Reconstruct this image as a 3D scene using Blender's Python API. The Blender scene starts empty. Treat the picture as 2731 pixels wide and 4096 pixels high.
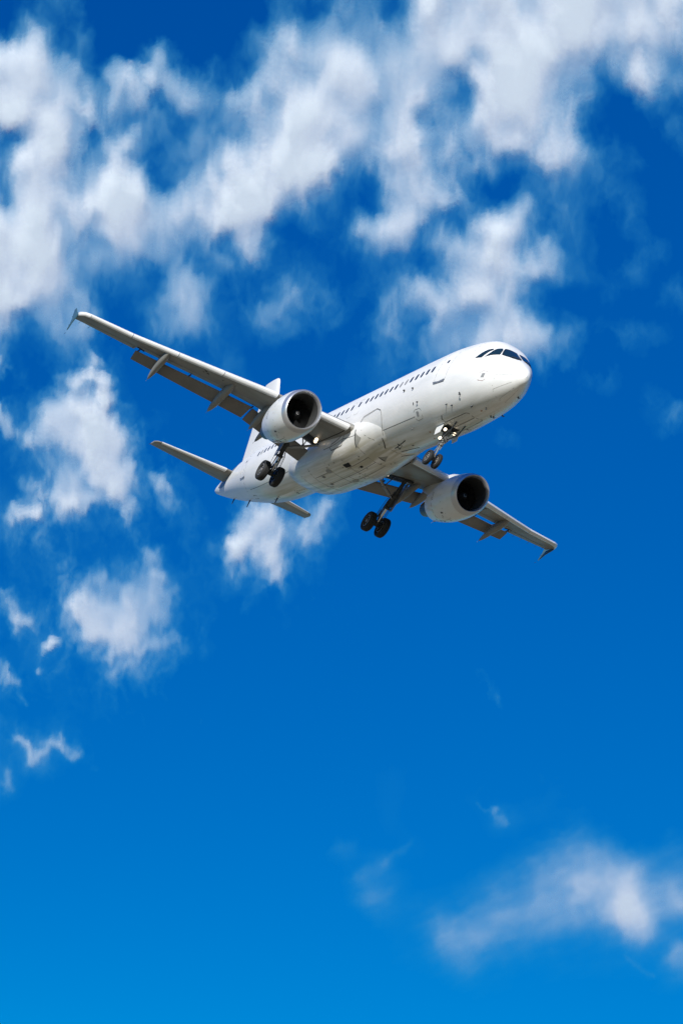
import bpy, math, random
import numpy as np
from mathutils import Matrix, Vector, Quaternion
random.seed(3)
scene = bpy.context.scene
col = scene.collection
# ---------------------------------------------------------------- camera
# rows: camera right / down / forward written in aircraft axes (x aft, y starboard, z up)
R = np.array([[-0.11677372170540362, -0.9205253258312782, 0.3728230443819783],
              [-0.1815898984409946, -0.34927359565306554, -0.9192567999007257],
              [0.976416410504853, -0.1750459364931945, -0.1263721227722321]])
CAM = np.array([-72.17407694, 34.62004867, -35.04886498])
FPX = 6064.643117763894
PPX, PPY = -937.56675562, 4239.58389513
up_c = np.array([.20, -.96, .15]); up_c /= np.linalg.norm(up_c)
Zw = R.T @ up_c
fw = R[2] - Zw * (R[2] @ Zw); Yw = fw / np.linalg.norm(fw)
Xw = np.cross(Yw, Zw)
W = np.stack([Xw, Yw, Zw])                     # aircraft -> world rotation
T0 = np.array([0, 0, 1.7]) - W @ CAM
cd = bpy.data.cameras.new('camera'); cam = bpy.data.objects.new('camera', cd); col.objects.link(cam)
M3 = W @ np.stack([R[0], -R[1], -R[2]]).T
mw = Matrix([list(M3[i]) + [[0, 0, 1.7][i]] for i in range(3)] + [[0, 0, 0, 1]])
cam.matrix_world = mw
cd.sensor_fit = 'VERTICAL'; cd.sensor_height = 24.0; cd.sensor_width = 16.0
cd.lens = FPX / 4096 * 24.0
cd.shift_x = (1365.5 - PPX) / 4096; cd.shift_y = (PPY - 2048) / 4096
cd.clip_start = 0.5; cd.clip_end = 60000
scene.camera = cam
# ---------------------------------------------------------------- sun and sky
sun_a = np.array([-.62, .70, .42]); sun_a /= np.linalg.norm(sun_a)
sw = W @ sun_a
SUN_EL = math.asin(sw[2]); SUN_ROT = math.atan2(sw[0], sw[1])
sl = bpy.data.lights.new('sun', 'SUN'); sl.energy = 5.0; sl.angle = math.radians(.5); sl.color = (1, .962, .90)
so = bpy.data.objects.new('sun', sl); col.objects.link(so)
so.rotation_mode = 'QUATERNION'; so.rotation_quaternion = Vector(-sw).to_track_quat('-Z', 'Y'); so.location = (0, 0, 400)
world = bpy.data.worlds.new('World'); scene.world = world; world.use_nodes = True
nt = world.node_tree; N = nt.nodes; L = nt.links
bg = N['Background']
sky = N.new('ShaderNodeTexSky'); sky.sky_type = 'NISHITA'; sky.sun_disc = False
sky.sun_elevation = SUN_EL; sky.sun_rotation = SUN_ROT
sky.altitude = 400; sky.air_density = 1.0; sky.dust_density = 0.15; sky.ozone_density = 3.0
hs = N.new('ShaderNodeHueSaturation'); hs.inputs['Saturation'].default_value = 1.75; hs.inputs['Value'].default_value = 1.0
sc_ = N.new('ShaderNodeSeparateColor'); cc_ = N.new('ShaderNodeCombineColor')
L.new(sky.outputs[0], hs.inputs['Color']); L.new(hs.outputs[0], sc_.inputs[0])
for k, (pw, gain) in enumerate(((.68, .35), (.86, 1.0), (.57, 2.31))):   # polarised, saturated rendering of the clear sky
    p_ = N.new('ShaderNodeMath'); p_.operation = 'POWER'; p_.inputs[1].default_value = pw; q_ = N.new('ShaderNodeMath'); q_.operation = 'MULTIPLY'; q_.inputs[1].default_value = gain
    L.new(sc_.outputs[k], p_.inputs[0]); L.new(p_.outputs[0], q_.inputs[0]); L.new(q_.outputs[0], cc_.inputs[k])
L.new(cc_.outputs[0], bg.inputs[0])
bg.inputs[1].default_value = .10
scene.view_settings.view_transform = 'Standard'; scene.view_settings.look = 'None'
scene.view_settings.exposure = 0.0; scene.view_settings.gamma = 1.0
scene.render.engine = 'CYCLES'
scene.cycles.transparent_max_bounces = 16
scene.cycles.max_bounces = 6; scene.cycles.diffuse_bounces = 3

# ---------------------------------------------------------------- helpers
def mat(name, color, rough=.5, metal=0., coat=0., noise=None, emit=None, bump=None):
    m = bpy.data.materials.new(name); m.use_nodes = True
    n = m.node_tree.nodes; l = m.node_tree.links; b = n['Principled BSDF']
    b.inputs['Base Color'].default_value = (*color, 1); b.inputs['Roughness'].default_value = rough
    b.inputs['Metallic'].default_value = metal; b.inputs['Coat Weight'].default_value = coat
    tc = n.new('ShaderNodeTexCoord')
    if noise:
        scale, stretch, c2, lo, hi = noise
        mp = n.new('ShaderNodeMapping'); mp.inputs['Scale'].default_value = stretch
        t = n.new('ShaderNodeTexNoise'); t.inputs['Scale'].default_value = scale; t.inputs['Detail'].default_value = 6
        t.inputs['Roughness'].default_value = .62
        r = n.new('ShaderNodeMapRange'); r.inputs[1].default_value = lo; r.inputs[2].default_value = hi
        x = n.new('ShaderNodeMix'); x.data_type = 'RGBA'
        x.inputs[6].default_value = (*color, 1); x.inputs[7].default_value = (*c2, 1)
        l.new(tc.outputs['Object'], mp.inputs[0]); l.new(mp.outputs[0], t.inputs[0]); l.new(t.outputs[0], r.inputs[0])
        l.new(r.outputs[0], x.inputs[0]); l.new(x.outputs[2], b.inputs['Base Color'])
    if emit:
        b.inputs['Emission Color'].default_value = (*emit[0], 1); b.inputs['Emission Strength'].default_value = emit[1]
    return m
PAINT = mat('white_paint', (.86, .848, .82),   .38, coat=.15, noise=(1.6, (.35, 1, 1), (.73, .735, .71), .45, .8))
BELLY = mat('belly_paint', (.66, .665, .60), .45, coat=.1, noise=(.9, (.45, 1.3, 1.3), (.47, .46, .36), .38, .72))
NAC = mat('nacelle_paint', (.76, .765, .75), .35, coat=.3, noise=(1.1, (.6, 1, 1), (.60, .60, .53), .5, .8))
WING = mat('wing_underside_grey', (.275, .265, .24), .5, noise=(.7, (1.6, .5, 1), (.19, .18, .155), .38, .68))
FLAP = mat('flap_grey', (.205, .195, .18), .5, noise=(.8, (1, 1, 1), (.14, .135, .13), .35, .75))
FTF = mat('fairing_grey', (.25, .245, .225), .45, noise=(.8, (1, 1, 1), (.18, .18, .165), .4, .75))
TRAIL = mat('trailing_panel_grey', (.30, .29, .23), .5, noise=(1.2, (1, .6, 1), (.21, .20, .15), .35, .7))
SLAT = mat('slat_paint', (.74, .74, .74), .35, coat=.2, noise=(.9, (1, .4, 1), (.62, .62, .61), .45, .8))
LIP = mat('polished_lip', (.62, .62, .64), .33, metal=.75)
LINER = mat('intake_liner', (.045, .047, .047), .6)
FAN = mat('fan_titanium', (.012, .012, .013), .6)
SPIN = mat('spinner_black', (.014, .014, .015), .6)
SWIRL = mat('spinner_white', (.3, .3, .3), .5)
NOZ = mat('dark_nozzle', (.10, .10, .10), .4, metal=.5)
GLASS = mat('window_glass', (.010, .028, .045), .08)
CABG = mat('cabin_window_glass', (.012, .03, .06), .15)
GASK = mat('window_gasket', (.008, .010, .014), .5)
SEAM = mat('panel_seam', (.09, .085, .075), .7)
SEAML = mat('faint_seam', (.42, .41, .38), .6)
DARK = mat('recess_black', (.006, .006, .007), .8)
STAIN = mat('sooty_stain', (.30, .28, .20), .7)
SILL = mat('sill_metal', (.30, .31, .32), .4, metal=.5)
RUB = mat('tyre_rubber', (.013, .0135, .014), .75)
RIM = mat('rim_metal', (.42, .40, .37), .45, metal=.6)
STEEL = mat('gear_metal', (.30, .31, .32), .35, metal=.5)
GDARK = mat('gear_dark', (.045, .05, .052), .5, metal=.3)
CHROME = mat('strut_chrome', (.75, .75, .76), .15, metal=.9)
LAMP = mat('landing_lamp', (.9, .9, .9), .2, emit=((1, .80, .56), 2.0))
TEAL = mat('fence_teal', (.06, .13, .155), .35, coat=.2)  # one even dark teal over the whole fence
FIN = mat('fin_white', (.74, .735, .715), .45, coat=.1)
RED = mat('placard_red', (.55, .12, .10), .6)
GREYP = mat('placard_grey', (.30, .30, .30), .5)
ORANGE = mat('beacon_orange', (.45, .16, .03), .4)

def ob(name, v, f, m, parent, smooth=True, mats=None, mi=None):
    me = bpy.data.meshes.new(name); me.from_pydata([tuple(map(float, p)) for p in v], [], f); me.validate()
    for k in (mats or [m]): me.materials.append(k)
    if mi is not None:
        for p, i in zip(me.polygons, mi): p.material_index = i
    if smooth:
        me.polygons.foreach_set('use_smooth', [True] * len(me.polygons))
        try: me.set_sharp_from_angle(angle=math.radians(38))
        except Exception: pass
    me.update()
    o = bpy.data.objects.new(name, me); col.objects.link(o); o.parent = parent
    return o
class MB:
    """collects shapes for one mesh"""
    def __init__(s): s.v = []; s.f = []; s.mi = []
    def add(s, v, f, mi=0):
        n = len(s.v); s.v += [tuple(map(float, p)) for p in v]; s.f += [[i + n for i in q] for q in f]; s.mi += [mi] * len(f)
        return s
    def box(s, c, h, mi=0, rot=None):
        P = np.array([[x, y, z] for x in (-1, 1) for y in (-1, 1) for z in (-1, 1)], float) * np.array(h)
        if rot is not None: P = P @ np.array(rot).T
        return s.add(P + np.array(c), [(0, 1, 3, 2), (4, 6, 7, 5), (0, 4, 5, 1), (2, 3, 7, 6), (0, 2, 6, 4), (1, 5, 7, 3)], mi)
    def tube(s, pts, r, n=14, mi=0):
        pts = [np.array(p, float) for p in pts]; rs = r if hasattr(r, '__len__') else [r] * len(pts)
        V = []; prev = None
        for i, p in enumerate(pts):
            d = pts[min(i + 1, len(pts) - 1)] - pts[max(i - 1, 0)]; d /= np.linalg.norm(d) + 1e-9
            if prev is None:
                a = np.array([0, 0, 1.]) if abs(d[2]) < .8 else np.array([0, 1., 0]); a = np.cross(d, a)
            else: a = prev - d * (prev @ d)
            a /= np.linalg.norm(a); prev = a; b = np.cross(d, a)
            for k in range(n):
                t = 2 * math.pi * k / n; V.append(p + rs[i] * (a * math.cos(t) + b * math.sin(t)))
        F = [(i * n + k, i * n + (k + 1) % n, (i + 1) * n + (k + 1) % n, (i + 1) * n + k) for i in range(len(pts) - 1) for k in range(n)]
        F += [tuple(range(n))[::-1], tuple(range((len(pts) - 1) * n, len(pts) * n))]
        return s.add(V, F, mi)
    def lathe(s, o, ax, prof, n=48, mi=0, mis=None):
        """prof: (distance along axis, radius)"""
        o = np.array(o, float); ax = np.array(ax, float); ax /= np.linalg.norm(ax)
        a = np.cross(ax, [0, 0, 1.] if abs(ax[2]) < .8 else [0, 1., 0]); a /= np.linalg.norm(a); b = np.cross(ax, a)
        V = [o + ax * d + r * (a * math.cos(2 * math.pi * k / n) + b * math.sin(2 * math.pi * k / n)) for d, r in prof for k in range(n)]
        for i in range(len(prof) - 1):
            F = [(k, (k + 1) % n, n + (k + 1) % n, n + k) for k in range(n)]
            s.add(V[i * n:(i + 2) * n], F, mis[i] if mis else mi)
        return s
    def build(s, name, m, parent, smooth=True, weld=True):
        ms = m if isinstance(m, list) else [m]
        o = ob(name, s.v, s.f, None, parent, smooth=False, mats=ms, mi=s.mi)
        import bmesh
        if weld:
            b = bmesh.new(); b.from_mesh(o.data); bmesh.ops.remove_doubles(b, verts=b.verts, dist=1e-5)
            bmesh.ops.recalc_face_normals(b, faces=b.faces); b.to_mesh(o.data); b.free()
        if smooth:
            o.data.polygons.foreach_set('use_smooth', [True] * len(o.data.polygons))
            try: o.data.set_sharp_from_angle(angle=math.radians(38))
            except Exception: pass
        return o
def empty(name, parent):
    o = bpy.data.objects.new(name, None); col.objects.link(o); o.parent = parent; o.empty_display_size = .3
    return o
def lerp_tab(x, tab): return float(np.interp(x, tab[0], tab[1]))

plane = bpy.data.objects.new('airliner', None); col.objects.link(plane)
plane.matrix_world = Matrix([list(W[i]) + [T0[i]] for i in range(3)] + [[0, 0, 0, 1]])
plane['label'] = 'white twin-engine passenger airliner flying overhead with its landing gear and flaps down'
plane['category'] = 'airplane'

# ---------------------------------------------------------------- fuselage
XS = np.array([0, .08, .3, .7, 1.2, 1.8, 2.4, 3.0, 3.8, 4.8, 6.0, 8, 24, 26, 28, 30, 32, 34, 36, 37.1, 37.45])
ZT = np.array([-.75, -.496, -.267, .046, .386, .809, 1.297, 1.617, 1.816, 1.971, 2.049, 2.07, 2.07, 2.067, 2.063, 2.057, 1.996, 1.824, 1.43, 1.084, .936])
ZB = np.array([-.75, -.979, -1.168, -1.376, -1.554, -1.711, -1.828, -1.907, -1.978, -2.032, -2.069, -2.07, -2.069, -1.954, -1.685, -1.305, -.879, -.418, .12, .435, .555])
WW = np.array([0, .19, .375, .63, .90, 1.17, 1.375, 1.53, 1.69, 1.83, 1.956, 1.975, 1.974, 1.941, 1.804, 1.577, 1.26, .902, .54, .34, .25])
ZM = np.array([-.75, -.75, -.74, -.70, -.62, -.5, -.38, -.27, -.15, -.06, 0, 0, 0, 0, .05, .15, .3, .5, .7, .75, .74])
def pchip(x, xs, ys):
    h = np.diff(xs); d = np.diff(ys) / h; m = np.zeros_like(ys, dtype=float)
    for i in range(1, len(xs) - 1):
        if d[i - 1] * d[i] > 0:
            w1 = 2 * h[i] + h[i - 1]; w2 = h[i] + 2 * h[i - 1]; m[i] = (w1 + w2) / (w1 / d[i - 1] + w2 / d[i])
    m[0] = d[0]; m[-1] = d[-1]
    x = np.clip(x, xs[0], xs[-1]); i = np.clip(np.searchsorted(xs, x) - 1, 0, len(xs) - 2); t = (x - xs[i]) / h[i]
    return ys[i] * (1 + 2 * t) * (1 - t) ** 2 + m[i] * h[i] * t * (1 - t) ** 2 + ys[i + 1] * t * t * (3 - 2 * t) + m[i + 1] * h[i] * t * t * (t - 1)
def body(x, th, off=0.):
    """point on the fuselage skin; th in degrees, 0 = starboard side, 90 = crown"""
    zt, zb, w, zm = [float(pchip(np.array(x), XS, a)) for a in (ZT, ZB, WW, ZM)]
    s, c = math.sin(math.radians(th)), math.cos(math.radians(th))
    h = (zt - zm) if s > 0 else (zm - zb)
    E = float(np.interp(x, [0, .3, .9, 1.8, 3.0, 4.5, 6], [2, 2.1, 2.5, 2.75, 2.5, 2.15, 2])) if s > 0 else 2.
    k = (abs(c) ** E + abs(s) ** E) ** (-1 / E)
    p = np.array([x, w * c * k, zm + h * s * k]); n = np.array([0, c / max(w, .05), s / max(h, .05)])
    if x < 6: n[0] = -.25 * (6 - x) / 6 / max(w, .3)
    n /= np.linalg.norm(n)
    return p + n * off
nose_x = list(.8 * np.linspace(0, 1, 16) ** 2) + list(np.arange(.9, 6.05, .12))
fx = np.array(nose_x + list(np.arange(6.5, 24, .5)) + list(np.arange(24, 37.4, .3)) + [37.45])
NT = 112
V = [body(x, 360 * k / NT) for x in fx for k in range(NT)]
F = [(i * NT + k, i * NT + (k + 1) % NT, (i + 1) * NT + (k + 1) % NT, (i + 1) * NT + k) for i in range(len(fx) - 1) for k in range(NT)]
# belly paint (dirt) below the waterline: material by a soft noise edge is kept inside the paint node tree
fus = MB().add(V, F).build('fuselage', [PAINT], plane)
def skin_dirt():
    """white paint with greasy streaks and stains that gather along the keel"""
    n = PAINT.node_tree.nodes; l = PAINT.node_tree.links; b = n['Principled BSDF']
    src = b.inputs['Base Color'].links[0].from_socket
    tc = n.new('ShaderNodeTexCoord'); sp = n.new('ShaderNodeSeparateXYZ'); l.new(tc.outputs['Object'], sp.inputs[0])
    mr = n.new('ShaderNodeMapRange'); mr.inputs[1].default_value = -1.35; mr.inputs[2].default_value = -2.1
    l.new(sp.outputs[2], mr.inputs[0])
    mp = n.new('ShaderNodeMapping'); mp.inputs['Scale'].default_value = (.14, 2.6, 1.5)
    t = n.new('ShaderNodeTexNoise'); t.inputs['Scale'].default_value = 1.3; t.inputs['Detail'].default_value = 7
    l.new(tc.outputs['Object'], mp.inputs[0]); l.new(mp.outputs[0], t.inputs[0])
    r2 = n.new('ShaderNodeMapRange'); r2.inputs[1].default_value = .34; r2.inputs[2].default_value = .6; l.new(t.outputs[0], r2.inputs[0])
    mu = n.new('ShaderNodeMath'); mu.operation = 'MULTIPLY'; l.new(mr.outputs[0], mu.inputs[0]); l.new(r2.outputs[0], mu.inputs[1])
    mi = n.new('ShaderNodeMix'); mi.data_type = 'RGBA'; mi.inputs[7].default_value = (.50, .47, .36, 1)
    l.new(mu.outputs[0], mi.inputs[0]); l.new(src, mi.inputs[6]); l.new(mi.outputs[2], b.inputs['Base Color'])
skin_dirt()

def patch(name, poly, m, parent, surf=body, off=.006, mirror=False, rings=5, sub=5, mb=None):
    """conforming plate over the skin from an outline in (x, th)"""
    P = []
    for i in range(len(poly)):
        a, b = np.array(poly[i], float), np.array(poly[(i + 1) % len(poly)], float)
        for k in range(sub): P.append(a + (b - a) * k / sub)
    P = np.array(P)
    if mirror: P[:, 1] = 180 - P[:, 1]
    c = P.mean(0); n = len(P)
    V = [surf(c[0], c[1], off)]; F = []
    for r in range(1, rings + 1):
        for p in c + (P - c) * r / rings: V.append(surf(p[0], p[1], off))
    for k in range(n):
        F.append((0, 1 + k, 1 + (k + 1) % n))
        for r in range(rings - 1):
            F.append((1 + r * n + k, 1 + (r + 1) * n + k, 1 + (r + 1) * n + (k + 1) % n, 1 + r * n + (k + 1) % n))
    if mb is not None: mb.add(V, F); return
    return MB().add(V, F).build(name, m, parent)
def rnd(cx, ct, hx, ht, k=3):
    """rounded rectangle outline in (x, th)"""
    return [(cx + hx * math.copysign(abs(math.cos(t)) ** (2 / k), math.cos(t)), ct + ht * math.copysign(abs(math.sin(t)) ** (2 / k), math.sin(t)))
            for t in [2 * math.pi * i / 16 for i in range(16)]]
def strip(mb, path, w, surf=body, off=.004, closed=False, step=.25, mi=0):
    """thin line laid on the skin along a path in (x, th)"""
    pts = []
    path = [np.array(p, float) for p in path]
    if closed: path = path + [path[0]]
    for a, b in zip(path[:-1], path[1:]):
        d = np.linalg.norm(surf(a[0], a[1]) - surf(b[0], b[1])); n = max(1, int(d / step))
        for k in range(n): pts.append(a + (b - a) * k / n)
    pts.append(path[-1]); Q = [surf(p[0], p[1], off) for p in pts]; V = []
    for i in range(len(Q)):
        d = Q[min(i + 1, len(Q) - 1)] - Q[max(i - 1, 0)]; d /= np.linalg.norm(d) + 1e-9
        nn = surf(pts[i][0], pts[i][1], off + .05) - Q[i]; s = np.cross(d, nn); s /= np.linalg.norm(s) + 1e-9
        V += [Q[i] - s * w / 2, Q[i] + s * w / 2]
    mb.add(V, [(2 * i, 2 * i + 1, 2 * i + 3, 2 * i + 2) for i in range(len(Q) - 1)], mi)

# cockpit windows: dark gasket under the glass
cw = {'side': [(2.93, 17.5), (2.86, 20.4), (2.65, 29), (2.46, 36.4), (2.23, 42.9), (2.2, 39.8), (2.5, 20.6)],
      'mid': [(2.33, 22.6), (2.19, 33.9), (2.13, 46.1), (2.0, 56.6), (1.84, 52.6), (1.68, 42.9), (1.70, 40)],
      'front': [(1.60, 43.4), (1.98, 60.5), (1.86, 87), (1.12, 87.2), (.98, 80), (.93, 66), (1.09, 56), (1.38, 47.4)]}
def shrink(poly, k):
    P = np.array(poly, float); c = P.mean(0); return [tuple(c + (p - c) * k) for p in P]
for mir in (False, True):
    for k in ('side', 'mid', 'front'):
        g = patch('cockpit_window', shrink(cw[k], 1.0), GASK, fus, off=.008, mirror=mir, rings=6)
        patch('pane', shrink(cw[k], .88), GLASS, g, off=.013, mirror=mir, rings=6) if False else None
        g2 = g.data; 
        q = patch('tmp', shrink(cw[k], .90), GLASS, fus, off=.014, mirror=mir, rings=6)
        # join glass into the same window mesh (two materials)
        import bmesh
        b = bmesh.new(); b.from_mesh(g2); nf = len(b.faces); b.from_mesh(q.data)
        b.faces.ensure_lookup_table()
        for fi in range(nf, len(b.faces)): b.faces[fi].material_index = 1
        b.to_mesh(g2); b.free(); g2.materials.append(GLASS); bpy.data.objects.remove(q)
# windscreen wipers
for sgn in (1, -1):
    wm = MB(); th = lambda t: t if sgn > 0 else 180 - t
    wm.tube([body(1.2, th(57), .03), body(1.05, th(68), .05), body(1.02, th(82), .03)], .014, 6)
    wm.tube([body(.9, th(76), .01), body(1.05, th(78), .04)], .02, 6)
    wm.build('windscreen_wiper', GDARK, fus)

# cabin windows
wx = [6.01 + .514 * i for i in range(14)] + [13.49, 14.33] + [14.93 + .533 * i for i in range(23)]
for mir in (False, True):
    for i, x in enumerate(wx):
        patch('cabin_window', rnd(x, 10.2, .112, 4.7, 3), CABG if random.random() > .1 else GREYP, fus, off=.007, mirror=mir, rings=2, sub=1)
# doors
for mir in (False, True):
    for (xa, xb, lo, hi) in ((4.60, 5.44, -13.0, 52), (28.42, 29.30, -27, 40)):
        mb = MB(); tf = (lambda t: 180 - t) if mir else (lambda t: t)
        pth = [(xb, lo + 3), (xb, hi - 4), (xb - .12, hi), (xa + .12, hi), (xa, hi - 4), (xa, lo + 3)]
        strip(mb, [(x, tf(t)) for x, t in pth], .03)
        d = mb.build('passenger_door', SEAML, fus)
        patch('door_sill', [(x, tf(t)) for x, t in ((xa - .02, lo + 3.2), (xa + .03, lo - .6), (xb, lo - 1.6), (xb + .07, lo + 1.5), (xb - .02, lo + 1.6), (xb - .1, lo + .8), (xa + .1, lo + 1.6))], SILL, d, off=.03, rings=3)
        m2 = MB(); patch('', [(x, tf(t)) for x, t in rnd((xa + xb) / 2 + (-.05), (17 if xa < 10 else 8), .085, 2.6, 3)], None, None, off=.007, rings=2, sub=1, mb=m2)
        m2.build('door_window', CABG, d)
    for x0 in (13.49, 14.33):
        mb = MB(); tf = (lambda t: 180 - t) if mir else (lambda t: t)
        strip(mb, [(x, tf(t)) for x, t in [(x0 - .25, 16), (x0 - .25, -4), (x0 - .18, -6), (x0 + .18, -6), (x0 + .25, -4), (x0 + .25, 16), (x0 + .18, 19), (x0 - .18, 19)]], .02, closed=True)
        mb.build('overwing_exit', SEAML, fus)
# cargo door outline, radome ring, skin joints
mb = MB(); strip(mb, [(1.39, -175 + 0), (1.41, -150), (1.4, -120), (1.39, -84), (1.41, -69), (1.39, -51), (1.35, -36), (1.28, -18), (1.19, -5), (1.11, 11), (.99, 28), (.9, 43), (.86, 60), (.85, 90), (.86, 120), (.9, 137), (.99, 152), (1.11, 169), (1.19, 185), (1.28, 198)], .02)
rad = mb.build('radome_seam', SEAML, fus)
mb = MB()
for t0 in (-46, -9, 226, 189, -80, -100): strip(mb, [(1.38, t0), (.45, t0 + (7 if abs(t0) < 90 else -7 if t0 > 0 else 0))], .016)
mb.build('lightning_strip', SEAML, fus)
for pth in ([(10.6, -48.4), (7.24, -48.7)], [(20.5, -47), (23.6, -50), (28, -56)], [(10.6, 228.4), (7.24, 228.7)], [(20.5, 227), (23.6, 230), (28, 236)], [(28.7, -60), (28.7, 30)], [(3.3, 20), (3.4, 88)]):
    mb = MB(); strip(mb, pth, .026); mb.build('skin_joint', SEAM, fus)
# framed skin panels with small square hatch
for poly, inner in (([(2.18, -20), (2.12, -5), (2.0, -1), (1.72, -.5), (1.68, -3), (1.78, -19.5), (1.9, -22)], [(2.03, -14.6), (1.98, -6.1), (1.81, -5.4), (1.85, -14.5)]),
                    ([(7.24, -41.5), (7.20, -53), (7.08, -56), (6.66, -55.5), (6.60, -52), (6.58, -42.5), (6.68, -40), (7.10, -39.5)], [(7.04, -43), (7.02, -49.5), (6.86, -50), (6.80, -44.5), (6.88, -42.5)])):
    mb = MB(); strip(mb, poly, .02, closed=True)
    g = mb.build('outflow_panel', mat('panel_line_rust', (.36, .22, .18), .6) if poly[0][0] < 4 else SEAM, fus)
    patch('hatch', inner, GREYP, g, off=.008, rings=2)
# small probes, ports and lights under the nose
for x, t in ((2.88, -64.8), (2.8, -108), (3.34, -39.2), (2.31, -83), (.95, -128), (4.45, -48), (4.1, -52), (8.31, -5.2), (7.4, -8), (6.77, -30.4), (7.9, -64), (2.9, -66), (3.34, 219), (2.88, 245)):
    mb = MB(); p = body(x, t, 0); q = body(x, t, .09); mb.tube([p, q], [.04, .02], 6); mb.tube([q, q + np.array([-.13, 0, 0])], .016, 6); mb.build('air_data_probe', GDARK, fus)
for (x, t) in ((2.66, -83.4), (6.9, -80), (7.3, -96)):
    patch('drain_marking', rnd(x, t, .05, 1.5, 2), ORANGE, fus, off=.01, rings=2, sub=1)
for (x, t, hx, ht) in ((8.31, -5.2, .05, 1.6), (7.18, -30.4, .04, 2), (3.38, -37, .05, 1.6), (10.3, -86, .05, 3), (10.0, -80, .05, 3), (9.2, -92, .09, 1.2), (25.0, -88, .05, 2), (25.9, -92, .05, 2), (22.8, -94, .05, 2), (22.9, -99, .05, 1.4), (27.2, -55, .03, 1)):
    patch('skin_vent', rnd(x, t, hx, ht, 3), GDARK, fus, off=.008, rings=2, sub=1)
for k in range(7):  # louvres
    patch('skin_vent', rnd(21.4 + .22 * k, -97 + 1.6 * k, .05, .7, 2), GDARK, fus, off=.008, rings=2, sub=1)
for k in range(5): patch('skin_vent', rnd(22.3 + .18 * k, -100.5 + 1.2 * k, .045, .7, 2), GDARK, fus, off=.008, rings=2, sub=1)
for k in range(4): patch('skin_vent', rnd(9.9 + .16 * k, -84 - 1.6 * k, .05, .8, 2), GDARK, fus, off=.008, rings=2, sub=1)
mb = MB(); strip(mb, [(28.2, -71), (27.66, -71.5), (27.92, -82), (28.42, -82)], .04, closed=True); strip(mb, [(12.4, 0), (12.4, .1)], .01)
mb.build('access_hatch_frame', SEAM, fus)
# blade antennas
for (x, t, h) in ((30.0, -90, .42), (33.2, -90, .3), (9.6, 90, .35), (25.2, -90, .3), (5.2, 90, .3), (4.3, 90, .12)):
    p = body(x, t); s = np.array([0, 0, -1. if t < 0 else 1.])
    mb = MB(); sec = lambda q, c: [q + np.array([0, 0, 0]), q + np.array([c * .4, .025, 0]), q + np.array([c, 0, 0]), q + np.array([c * .4, -.025, 0])]
    V = sec(p - s * .05, .34) + sec(p + s * h + np.array([.16, 0, 0]), .16)
    mb.add(V, [(0, 1, 5, 4), (1, 2, 6, 5), (2, 3, 7, 6), (3, 0, 4, 7), (4, 5, 6, 7)]); mb.build('blade_antenna', GDARK if t < 0 else PAINT, fus, smooth=False)
# nose gear bay doors
mb = MB(); strip(mb, [(5.2, -74), (3.55, -73), (3.42, -76), (3.40, -104), (3.55, -107), (5.2, -106)], .035); strip(mb, [(3.42, -90), (5.1, -90)], .03)
mb.build('nose_gear_bay_door', SEAM, fus)
patch('nose_gear_bay', [(5.2, -79), (6.15, -80), (6.15, -100), (5.2, -101)], DARK, fus, off=.012)
mb = MB(); strip(mb, [(5.15, -61.6), (5.3, -67), (5.25, -75)], .05); strip(mb, [(4.9, -106), (5.1, -113), (5.1, -118)], .05)
mb.build('door_hinge_slot', DARK, fus)
# tail cone exhaust
mb = MB(); mb.lathe((37.40, 0, .745), (1, .0, .08), [(-.05, .20), (.12, .185), (.14, .16), (0, .14), (-.2, .13), (-.2, .001)], 24)
mb.build('auxiliary_exhaust', [NOZ], fus)
V = [(body(37.45, t)) for t in range(0, 360, 15)]
MB().add(V, [tuple(range(len(V)))]).build('tail_cap', SILL, fus, smooth=False)
# grey plate where the tailplane meets the tail
for sgn in (1, -1):
    tf = (lambda t: t) if sgn > 0 else (lambda t: 180 - t)
    patch('tailplane_seal_plate', [(x, tf(t)) for x, t in ((32.2, 27), (34.0, 34), (35.6, 20), (36.2, -18), (35.4, -30), (34.2, -22), (33.0, 2))], SILL, fus, off=.01, rings=6)
# dorsal fillet of the fin
# ---------------------------------------------------------------- belly fairing
FX = np.array([10.2, 10.7, 11.3, 12.0, 13.0, 15, 17.5, 19, 20.2, 21.1, 21.8])
FB = np.array([-1.95, -2.06, -2.16, -2.27, -2.42, -2.55, -2.56, -2.53, -2.42, -2.22, -1.95])
FW = np.array([1.40, 1.56, 1.68, 1.77, 1.88, 2.0, 2.04, 2.02, 1.92, 1.7, 1.42])
FZ = np.array([-1.2, -1.05, -.9, -.9, -.95, -1.05, -1.05, -1.05, -1.05, -1.05, -1.1])
def fair(x, th, off=0.):
    zb, w, zc = [float(pchip(np.array(x), FX, a)) for a in (FB, FW, FZ)]
    s, c = math.sin(math.radians(th)), math.cos(math.radians(th)); n = float(np.interp(x, [10.2, 12.5, 15], [2.0, 2.15, 2.6])) if s < 0 else 2.0
    k = (abs(c) ** n + abs(s) ** n) ** (-1 / n)
    h = (zc - zb) if s < 0 else 1.15
    p = np.array([x, w * c * k, zc + h * s * k]); q = np.array([0, c / w * abs(c * k) ** (n - 1) / max(abs(c), 1e-3) , s / h * abs(s * k) ** (n - 1) / max(abs(s), 1e-3)])
    q /= np.linalg.norm(q) + 1e-9
    return p + q * off
bxs = np.concatenate([np.linspace(10.2, 12, 14), np.linspace(12.3, 19.8, 22), np.linspace(20, 21.8, 14)]); NB = 96
V = [fair(x, 360 * k / NB) for x in bxs for k in range(NB)]
F = [(i * NB + k, i * NB + (k + 1) % NB, (i + 1) * NB + (k + 1) % NB, (i + 1) * NB + k) for i in range(len(bxs) - 1) for k in range(NB)]
F += [tuple(range(NB)), tuple(range((len(bxs) - 1) * NB, len(bxs) * NB))]
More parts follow.
